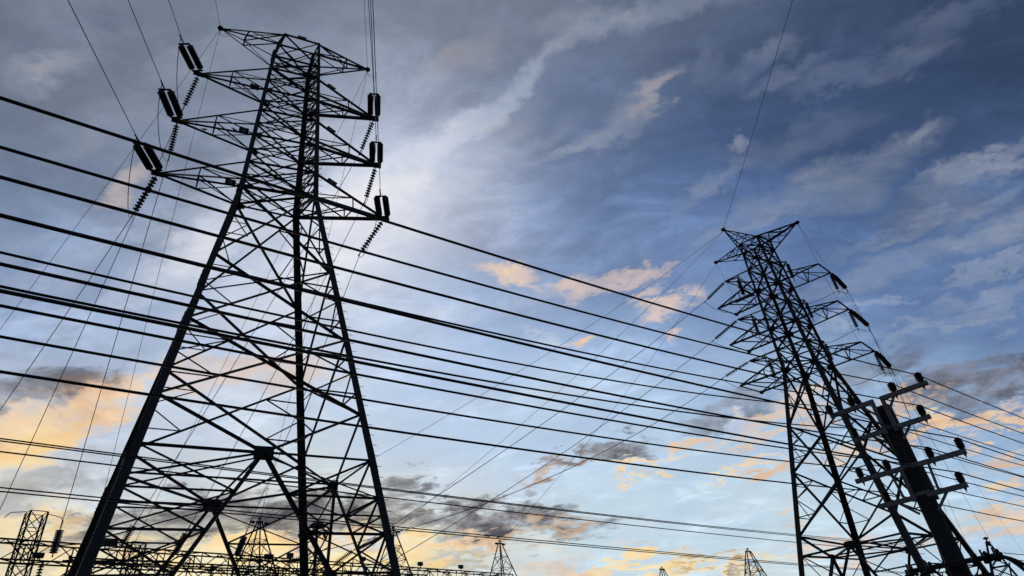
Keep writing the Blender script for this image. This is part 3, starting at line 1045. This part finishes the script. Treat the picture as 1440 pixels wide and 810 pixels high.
APEX = {}
for x, y, bx in ((365, 734, 358), (553, 746, 566), (703, 764, 706)):
    c = beam_at(bx)
    d = ray(x, y)
    D = math.hypot(c.x, c.y)
    az = 5 + D * d.z / math.hypot(d.x, d.y)
    c = Vector((d.x, d.y, 0)).normalized() * D
    lattice_mast(gantry, c, az, 1.2, .09, gd, gn, 'column', .06, 14)
    APEX[x] = Vector((c.x, c.y, az))
cl = atz(52, 721, 14.0)
lattice_mast(gantry, cl, 14.0, .34, .34, gd, gn, 'column', .06, 19, head=False)
cl2 = atz(192, 764, 13.3)
lattice_mast(gantry, cl2, 13.3, .34, .34, gd, gn, 'column', .06, 18, head=False)
b = MB()
for s in (-1, 1):
    b.tube([cl + Zv * 0 + gd * .4 * s, cl + gd * (1.0 * s) - Zv * .1, cl + gd * 1.15 * s - Zv * .35], .018, 5)
b.build('horn_bracket', STEEL_FAR, gantry)
# floodlights and boxes riding on the beam
for i, (x, y, w, h, lab) in enumerate(((155, 763, .62, .34, 'large square floodlight on the gantry beam just right of the thick tower leg'), (408, 781, .34, .24, 'small floodlight box on the gantry beam left of the middle tower leg'),
                              (378, 783, .5, .26, 'wide floodlight box on the gantry beam beside the pointed mast'), (510, 786, .36, .24, 'small floodlight box on the gantry beam between two tower legs'),
                              (591, 793, .36, .24, 'small floodlight box on the open gantry beam, nearer the tower leg'), (648, 797, .36, .24, 'small floodlight box on the open gantry beam, nearer the end mast'),
                              (54, 781, .4, .2, 'flat box fixed to the gantry beam beside the square lattice column'))):
    c = beam_at(x)
    D = math.hypot(c.x, c.y)
    p = atd(x, y, D)
    t = thing('floodlight', p, lab, 'floodlight', 'floodlights on the gantry')
    b = MB()
    vdir = Vector((-p.x, -p.y, 0)).normalized()
    b.box(p, w, .2, h, gd, vdir)
    b.box(p + vdir * .11, w * .9, .03, h * .85, gd, vdir)
    b.build('lamp_housing', LAMPG, t)
    b = MB()
    b.bar(p - Zv * h * .5 + vdir * .02, Vector((p.x, p.y, min(12.55, p.z - h * .5 - .1))), .06, .03, gd)
    b.bar(p - Zv * h * .5 - gd * w * .4, p - Zv * h * .5 + gd * w * .4, .04, .03, vdir)
    b.build('bracket', STEEL_FAR, t)
# strings hanging under and lying along the beam
hangs = ((60, 789, 54, 812, 'insulator stack hanging on the square lattice column at the bottom left'), (234, 790, 232, 812, 'short insulator stack hanging under the gantry behind the thick tower leg'),
         (299, 793, 297, 816, 'short insulator stack hanging under the gantry left of the pointed mast'))
for x0, y0, x1, y1, lab in hangs:
    c = beam_at(x0)
    D = math.hypot(c.x, c.y)
    p = atd(x0, y0, D)
    string_thing(p, p - Zv * 1.3, 8, .13, lab, 'hanging stacks on the gantry')
# bus loops between the strings of the gantry
loops = [((330, 789), (352, 778), (372, 800)), ((384, 786), (402, 790), (420, 808)), ((445, 790), (462, 797), (476, 812)), ((268, 786), (254, 777), (240, 790)), ((497, 786), (512, 792), (524, 808)), ((602, 800), (618, 800), (634, 812))]
for i, (p0, p1, p2) in enumerate(loops):
    pts = []
    for x, y in (p0, p1, p2):
        c = beam_at(x)
        pts.append(atd(x, y, math.hypot(c.x, c.y) + .9))
    q = [pts[0] * (1 - t) ** 2 + pts[1] * 2 * t * (1 - t) + pts[2] * t * t for t in [k / 10 for k in range(11)]]
    q = [pts[0] - Zv * 1.2 + gn * .3] + q
    wire('jumper_wire', q, .035, 'bent jumper tube arching over the gantry beam, %s' % ('beside the pointed mast', 'below the two floodlight boxes', 'left of the lamp mast', 'right of the thick tower leg', 'just right of the lamp mast', 'near the open end of the beam')[i],
         'jumper wire', 'jumper tubes on the gantry', CABLE, 6)

# lamp mast with a round head
D = 41.
tp = atd(446, 742, D)
lm = thing('lamp_mast', (tp.x, tp.y, 0), 'tall slim lamp mast with a round mushroom head beyond the gantry', 'lamp mast')
b = MB()
b.tube([Vector((tp.x, tp.y, 0)), Vector((tp.x, tp.y, tp.z))], .16, 10, .09)
b.build('pole', STEEL_FAR, lm)
b = MB()
b.lathe(tp - Zv * .05, Zv, ((0, .1), (.04, .5), (.14, .52), (.3, .36), (.4, .12)), 16)
b.build('lamp_cap', LAMPG, lm, True)
for k in range(6):
    a = k * PI / 3 + .3
    dv = Vector((math.cos(a), math.sin(a), 0))
    b = MB()
    b.bar(tp - Zv * .25 + dv * .1, tp - Zv * .3 + dv * .95, .05, .05)
    b.box(tp - Zv * .38 + dv * .95, .3, .22, .14, dv + Zv * -.4)
    b.build('lamp_arm', LAMPG, lm)

# masts of the far yard
for x, y, D, hb, ht, lab in ((1052, 775, 62, 1.6, .3, 'slim pointed lattice mast low beside the right-hand tower legs'), (931, 800, 76, 1.2, .25, 'tip of a distant lattice mast above the low glowing cloud'), (1389, 763, 40, .8, .1, 'thin pointed lattice mast seen low beyond the concrete pole')):
    p = atd(x, y, D)
    t = thing('lattice_mast', (p.x, p.y, 0), lab, 'mast', 'far lattice masts')
    lattice_mast(t, p, p.z, hb, ht * .5, gd, gn, 'mast_body', .075, 8)

# ------------------------------------------------------------------ wires of the second tower
ends2 = [((993, 422.5), (469, 794)), ((1004, 478), (535, 801)), ((1018, 530.5), (405, 792))]
RNK = ('upper', 'middle', 'lowest')
for i, (e, g_) in enumerate(ends2):
    bt = A2[i]['br']
    E_ = atz(*e, bt.z - .6)
    string_thing(bt, E_, 12, .15, 'single insulator string on the small pointed %s arm of the slimmer tower' % RNK[i], 'strings on the pointed arms of the slimmer tower')
    A_ = atz(*g_, GZ)
    E2 = A_ + (E_ - A_).normalized() * 1.4
    string_thing(A_, E2, 12, .17, 'gantry insulator string ending the wire from the %s pointed arm of the slimmer tower' % RNK[i], 'insulator strings on the gantry')
    wire('power_line', span(E_, E2, (.5, .6, 1.6)[i], 40), .021, 'thin conductor from the %s pointed arm of the slimmer tower to the gantry' % RNK[i], 'power line', 'conductors between the slimmer tower and the gantry')
    q = A2[i]['qn']
    wire('jumper_wire', bez(E_ + (E_ - bt).normalized() * .2, E_ - Zv * .35, q - Zv * .5, q - Zv * .1 + (A2[i]['qf'] - q) * .5), .02, 'slack jumper under the %s pointed arm of the slimmer tower' % RNK[i], 'jumper wire', 'jumper loops of the slimmer tower')
ends2r = [((1190, 406), (1399, 772)), ((1221, 458), (1358, 760)), ((1252, 516), (1336, 738))]
for i, (e, g_) in enumerate(ends2r):
    tp_ = A2[i]['tip']
    E_ = atz(*e, tp_.z - .55)
    string_thing(tp_, E_, 15, .19, 'dense outward insulator string on the %s right box arm of the slimmer tower' % RNK[i], 'outward strings on the box arms of the slimmer tower')
    F_ = atd(*g_, 150)
    d = (F_ - E_).normalized()
    wire('power_line', span(E_ + d * .2, F_, 1.2, 40), .021, 'thin conductor falling away from the %s right box arm of the slimmer tower' % RNK[i], 'power line', 'conductors falling away beyond the slimmer tower')
    h = mix(A2[i]['pn'], A2[i]['pf'], .92) - Zv * .08
    hq = h - Zv * 1.75
    string_thing(h, hq, 10, .15, 'insulator string hanging straight down at the end of the %s right box arm' % RNK[i], 'hanging strings on the box arms of the slimmer tower')
    b0 = n2('R', A2[i]['pf'].z - 1.2)
    wire('jumper_wire', bez(E_, E_ - Zv * .9, hq + (E_ - hq) * .4 - Zv * .2, hq, 10) + bez(hq, hq + (b0 - hq) * .3 - Zv * .15, b0 - Zv * .8 + (hq - b0) * .3, b0 - Zv * .4, 10)[1:], .02,
         'jumper wire slung through the hanging string of the %s right box arm' % RNK[i], 'jumper wire', 'jumper loops of the slimmer tower')
for i, (x, y, x2, y2, z, leg, wh) in enumerate(((1106, 369, 1114, 392, 32.6, 'R', 'right side'), (1132, 423, 1140, 447, 28.7, 'R', 'right side'), (1159, 481, 1168, 505, 24.9, 'R', 'right side'),
                                    (1037, 391, 1046, 411, 30.7, 'L', 'left side'), (1058, 446, 1066, 467, 27.0, 'L', 'left side'), (1080, 504, 1087, 526, 23.2, 'L', 'left side'))):
    p = atz(x, y, z)
    b = MB()
    if leg == 'R':
        for c, dz in (('K', .3), ('R', .3), ('K', -1.2)):
            b.ang(p + Zv * .05, n2(c, z + dz), .09, Zv)
    else:
        b.ang(p + Zv * .05, A2[i - 3]['br'], .09, Zv)
        b.ang(p + Zv * .08, n2('L', z), .09, Zv)
    b.build('hanger_arm', STEEL, tower2)
    string_thing(p, p - Zv * 1.75, 10, .16, 'insulator string hanging against the %s of the slimmer tower body, %s of three' % (wh, ('topmost', 'middle', 'lowest')[i % 3]), 'strings hanging along the slimmer tower body')

# shield wires (thin, from the peaks)
def shield(pts, r, label):
    wire('shield_wire', pts, r, label, 'shield wire', 'shield wires')


for sd, f in (('L', (303, 0)), ('R', (512, 0))):
    tip = TIP1['t', sd]
    F_ = atz(*f, tip.z - .3)
    d = (F_ - tip).normalized()
    shield([tip + d * s + Zv * .0005 * s * s for s in (0, 2, 5, 10, 16, 24, 34, 46, 60)], .012, 'thin shield wire running overhead from the %s peak arm of the larger tower' % SIDE[sd])
t0, t1 = TIP1['t', 'L'] - Zv * .1, TIP1['t', 'R'] - Zv * .1
shield(span(t0, atz(-170, 690, 14), .3), .011, 'thin shield wire from the left peak arm of the larger tower toward bottom left')
shield(span(t0, atz(128, 764, 12.6), .3), .011, 'thin shield wire from the left peak arm of the larger tower straight to the gantry')
shield(span(t1, atz(190, 762, 13), .3), .011, 'thin shield wire, larger tower\'s right peak arm to the square gantry column')
shield(span(t1, APEX[365], .3), .011, 'thin shield wire, larger tower\'s right peak arm to the pointed gantry mast')
for sd, tip in (('left', t0), ('right', t1)):
    for k, q in enumerate((.55, .9)):
        c = tip + Vector((.3 + .2 * k, .1, -.1))
        wire('jumper_wire', bez(tip, tip + Vector((-.1, 0, -q)), c + Vector((.3, 0, -q)), c, 12), .009, '%s slack wire loop under the %s peak arm of the larger tower' % (('smaller', 'larger')[k], sd), 'jumper wire', 'wire loops under the peak arms')
tip = PK['front']
F_ = atz(1118, 0, tip.z + .2)
d = (F_ - tip).normalized()
shield([tip + d * s + Zv * .0006 * s * s for s in (0, 3, 8, 14, 22, 30, 40, 52, 66)], .017, 'thin shield wire rising over the viewer from the front peak of the slimmer tower')
shield(span(tip - Zv * .15, APEX[553], .8, 40), .013, 'shield wire from the slimmer tower\'s front peak to the middle pointed gantry mast')
shield(span(tip - Zv * .15, APEX[365], .9, 40), .013, 'shield wire from the slimmer tower\'s front peak to the leftmost pointed gantry mast')
shield(span(PK['left'] - Zv * .15, APEX[703], .9, 40), .013, 'shield wire from the slimmer tower\'s left peak to the end mast of the gantry')
shield(span(PK['left'] - Zv * .15, n2('F', 15.), .2, 30), .012, 'thin earth wire dropping from the left peak of the slimmer tower along its body')
shield(span(PK['right'] - Zv * .1, atd(1345, 745, 150), 1., 40), .013, 'shield wire falling from the slimmer tower\'s right peak close behind the box arms')
shield(span(PK['right'] - Zv * .1, atd(1452, 795, 150), 1., 40), .013, 'shield wire falling from the slimmer tower\'s right peak, outermost to the right')

# ------------------------------------------------------------------ concrete pole and its cables
AX = Vector((7.07, 12.08, 0))
AD = Vector((math.cos(math.radians(-43.5)), math.sin(math.radians(-43.5)), 0))
AN = Vector((-AD.y, AD.x, 0))
PC = AX + AN * .175
pole = thing('utility_pole', (PC.x, PC.y, 0), 'stout tapered concrete utility pole carrying four rows of insulators on pale arms', 'utility pole')
b = MB()
sq = lambda w: [(-w, -w * .8), (-w * .8, -w), (w * .8, -w), (w, -w * .8), (w, w * .8), (w * .8, w), (-w * .8, w), (-w, w * .8)]
b.prism(Vector((PC.x, PC.y, 0)), Vector((PC.x, PC.y, 8.95)), sq(.145), AD, AN, sq(.135))
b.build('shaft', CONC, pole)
b = MB()
for z, s in ((8.5, .142), (7.72, .143), (7.2, .144), (6.0, .146)):
    b.prism(Vector((PC.x, PC.y, z - .03)), Vector((PC.x, PC.y, z + .03)), sq(s), AD, AN)
b.build('clamp_band', GALV, pole)
ap = lambda a, z, o=0.: Vector((AX.x, AX.y, z)) + AD * a + AN * o
for z, ai, ao in ((9.06, .085, .965), (8.45, .1, .74), (7.69, .06, 1.0), (7.145, .1, .77)):
    for s in (-1, 1):
        b = MB()
        b.bar(ap(s * ai, z), ap(s * ao, z), .075, .085)
        b.build('crossarm', GALV, pole)
for s in (-1, 1):
    o_ = -.012 if s < 0 else .35
    for p, q in ((ap(s * .1, 8.38, -.01), ap(s * .1, 9.1, -.01)), (ap(s * .14, 7.08, o_), ap(s * .13, 7.73, o_))):
        b = MB()
        b.bar(p, q, .07, .07, AD)
        b.build('riser_channel', GALV, pole)
    for p, q in ((ap(s * .12, 8.78), ap(s * .32, 9.03)), (ap(s * .3, 7.15, .02), ap(s * .34, 7.67, .02)), (ap(s * .14, 8.2), ap(s * .36, 8.42)), (ap(s * .16, 6.86), ap(s * .42, 7.12))):
        b = MB()
        b.bar(p, q, .045, .02, AN)
        b.build('arm_brace', GALV, pole)
WIRES = {
    'R1': ((7.699, 11.483, 9.263), 9.059, -0.12857, 0.00257, 0.87), 'R2': ((7.332, 11.831, 9.287), 9.068, -0.13292, 0.00315, 0.36), 'R3': ((7.537, 11.637, 8.705), 8.497, -0.11554, 0.00268, 0.64),
    'L1': ((6.729, 12.404, 9.269), 9.047, -0.13276, 0.00369, -0.47), 'R4': ((7.766, 11.42, 7.942), 7.729, -0.08161, 0.00181, 0.96), 'L2': ((6.389, 12.726, 9.287), 9.074, -0.15273, 0.00497, -0.94),
    'R5': ((7.389, 11.777, 7.935), 7.713, -0.08712, 0.00248, 0.44), 'L3': ((6.589, 12.536, 8.697), 8.512, -0.13161, 0.00424, -0.66), 'R6': ((7.586, 11.59, 7.384), 7.167, -0.05157, 0.00116, 0.71),
    'L4': ((6.822, 12.316, 7.915), 7.714, -0.06879, 0.00214, -0.34), 'L5': ((6.442, 12.676, 7.93), 7.702, -0.07178, 0.00250, -0.87), 'L6': ((6.643, 12.485, 7.376), 7.172, -0.04919, 0.00181, -0.59),
}
th = math.radians(222.5)
DB = Vector((math.cos(th), math.sin(th), 0))
th = math.radians(38)
DF = Vector((math.cos(th), math.sin(th), 0))
WHERE = {'R1': 'outer insulator of the topmost right arm', 'R2': 'inner insulator of the topmost right arm', 'R3': 'lone insulator of the second right arm', 'L1': 'inner insulator of the topmost left arm', 'L2': 'outer insulator of the topmost left arm',
         'L3': 'lone insulator of the second left arm', 'R4': 'outer insulator of the third right arm', 'R5': 'inner insulator of the third right arm', 'R6': 'lone insulator of the lowest right arm', 'L4': 'inner insulator of the third left arm',
         'L5': 'outer insulator of the third left arm', 'L6': 'lone insulator of the lowest left arm'}
for k, (P, zb, a1, b1, al) in WIRES.items():
    P = Vector(P)
    zbase = {9: 9.1, 8: 8.49, 7: 7.73}[int(zb)] if zb > 7.3 else 7.185
    p0 = ap(al, zbase)
    H = P.z - zbase
    H = max(H, .2)
    b = MB()
    b.lathe(p0, Zv, ((-.16, .006), (-.12, .012), (-.115, .022), (-.09, .022), (-.085, .012), (0, .012)), 8)
    pr = [(0, .04), (.015, .05), (H * .16, .055)]
    for q in range(6):
        h = H * (.16 + .125 * q)
        pr += [(h + H * .03, .056), (h + H * .05, .07), (h + H * .08, .07), (h + H * .105, .053)]
    b.lathe(p0, Zv, pr + [(H * .93, .045), (H * 1.02, .036)], 14)
    b.build('pin_insulator', PORC, pole, True)
    pts = [P + DB * s + Zv * (a1 * s + b1 * s * s) for s in [30 - i * .75 for i in range(40)]] + [P]
    pts += [P + DF * s + Zv * (-.06 * s + .0016 * s * s) for s in [i * .9 for i in range(1, 34)]]
    wire('cable', pts, .0112, "dark cable on the concrete pole's %s" % WHERE[k], 'cable', 'cables on the concrete pole', CABLE, 7)
LOW = {'P1': ((6.847, 12.292, 6.357), -.00963, .0016, 'upper strand of the upper slack pair of wires meeting the concrete pole low down'), 'P2': ((6.836, 12.302, 6.324), -.00404, .00132, 'lower strand of the upper slack pair of wires meeting the concrete pole low down'),
       'Q': ((6.8, 12.337, 6.213), .00664, .00089, 'lone wire between the two slack pairs meeting the concrete pole low down'), 'S1': ((6.699, 12.432, 5.906), .02138, .0006, 'upper strand of the lowest slack pair of wires across the picture'),
       'S2': ((6.694, 12.437, 5.89), .02176, .00055, 'lower strand of the lowest slack pair of wires across the picture')}
for k, (P, a1, b1, lab) in LOW.items():
    P = Vector(P)
    pts = [P + DB * s + Zv * (a1 * s + b1 * s * s) for s in [30 - i * .75 for i in range(40)]] + [P]
    wire('low_wire', pts,   .0042 if k != 'Q' else .0046, lab, 'wire', 'slack wires low on the concrete pole', CABLE, 6)
# low bracket with fuse cut-outs and cable tails
b = MB()
b.bar(ap(-.8, 5.98), ap(.76, 5.98), .07, .08)
b.bar(ap(-.5, 5.72, .02), ap(.5, 5.72, .02), .07, .07)
b.build('crossarm', STEEL, pole)
for i, a in enumerate((-.7, -.38, .34, .5, .68)):
    b = MB()
    q = ap(a, 5.98, -.09)
    b.lathe(q - Zv * .1, Zv + AD * .25, ((0, .02), (.03, .04), (.05, .04), (.07, .026), (.09, .04), (.11, .04), (.13, .026), (.15, .036), (.17, .036), (.2, .015)), 10)
    b.tube([q + Zv * .12 - AN * .05, q - Zv * .1 - AN * .09], .016, 6)
    b.build('fuse_cutout', PORC, pole, True)
for i, (a, bq) in enumerate((((.55, 5.92), (1.15, 5.55)), ((.62, 5.95), (1.05, 5.5)), ((-.6, 5.9), (-1.0, 5.6)), ((-.3, 5.9), (-.85, 5.5)))):
    b = MB()
    p, q = ap(*a, -.05), ap(*bq, -.1)
    mid = (p + q) / 2 + Zv * .32
    b.tube([p * (1 - t) ** 2 + mid * 2 * t * (1 - t) + q * t * t for t in [k / 12 for k in range(13)]] + [q - Zv * .8], .03, 8)
    b.build('cable_tail', CABLE, pole, True)
for i in range(26):
    a = random.uniform(-1.0, 1.1)
    z = random.uniform(5.6, 5.93)
    p = ap(a, z, random.uniform(-.15, .1))
    q = p + AD * random.uniform(-.3, .3) + Zv * random.uniform(-.3, .08)
    b = MB()
    b.tube(bez(p, p + Zv * random.uniform(-.15, .15), q + Zv * random.uniform(-.15, .15), q, 6), random.uniform(.007, .014), 5)
    b.build('cable_tail', CABLE, pole)
for k, z in enumerate((6.0, 5.9)):
    p = ap(.78, z)
    wire('low_wire', [p + DF * s + Zv * (-.03 * s + .001 * s * s) for s in [i * 1.2 for i in range(26)]], .0062, '%s of two thin wires leaving the low arm of the concrete pole to the right' % ('upper', 'lower')[k], 'wire', 'slack wires low on the concrete pole', CABLE, 6)


# ------------------------------------------------------------------ birds on the middle left arm
def bird(p, face, label):
    """one skinned body: tail, belly, breast, neck, head, beak"""
    f = Vector(face).normalized()
    pts = [(-.17, .045, .012), (-.08, .085, .028), (0, .11, .055), (.06, .14, .05), (.09, .185, .03), (.115, .205, .032), (.16, .2, .006)]
    b = MB()
    n = 10
    vs = []
    s = f.cross(Zv)
    for x, z, r in pts:
        c = p + f * x + Zv * z
        d2 = (Zv - f * .35).normalized()
        vs += [c + s * math.cos(2 * PI * j / n) * r * .85 + d2 * math.sin(2 * PI * j / n) * r for j in range(n)]
    k = len(pts)
    fs = [(i * n + j, i * n + (j + 1) % n, (i + 1) * n + (j + 1) % n, (i + 1) * n + j) for i in range(k - 1) for j in range(n)] + [tuple(range(n)), tuple(range((k - 1) * n, k * n))]
    b.add(vs, fs)
    for o in (-.02, .02):
        b.tube([p + s * o + Zv * .07, p + s * o * 1.1 - Zv * .005], .005, 5)
        for q in (-.4, 0, .4):
            b.tube([p + s * o * 1.1, p + s * o * 1.1 + (f + s * q) * .03 - Zv * .004], .003, 4)
    return tag(b.build('bird', FEATH, None, True), label, 'bird', 'birds perched on the larger tower')


pA = n1('A', LV['w2'])
tipm = TIP1['w2', 'L']
bird(atz(329, 184, LV['w2'] + .05), (-1, -.4, 0), 'small dark bird perched beside the dark sign plate on the middle left crossarm')
q = mix(tipm, n1('B', LV['w2']), .34) + Zv * .05
bird(q, (.6, .8, 0), 'small dark bird perched midway along the lower rail of the middle left crossarm')
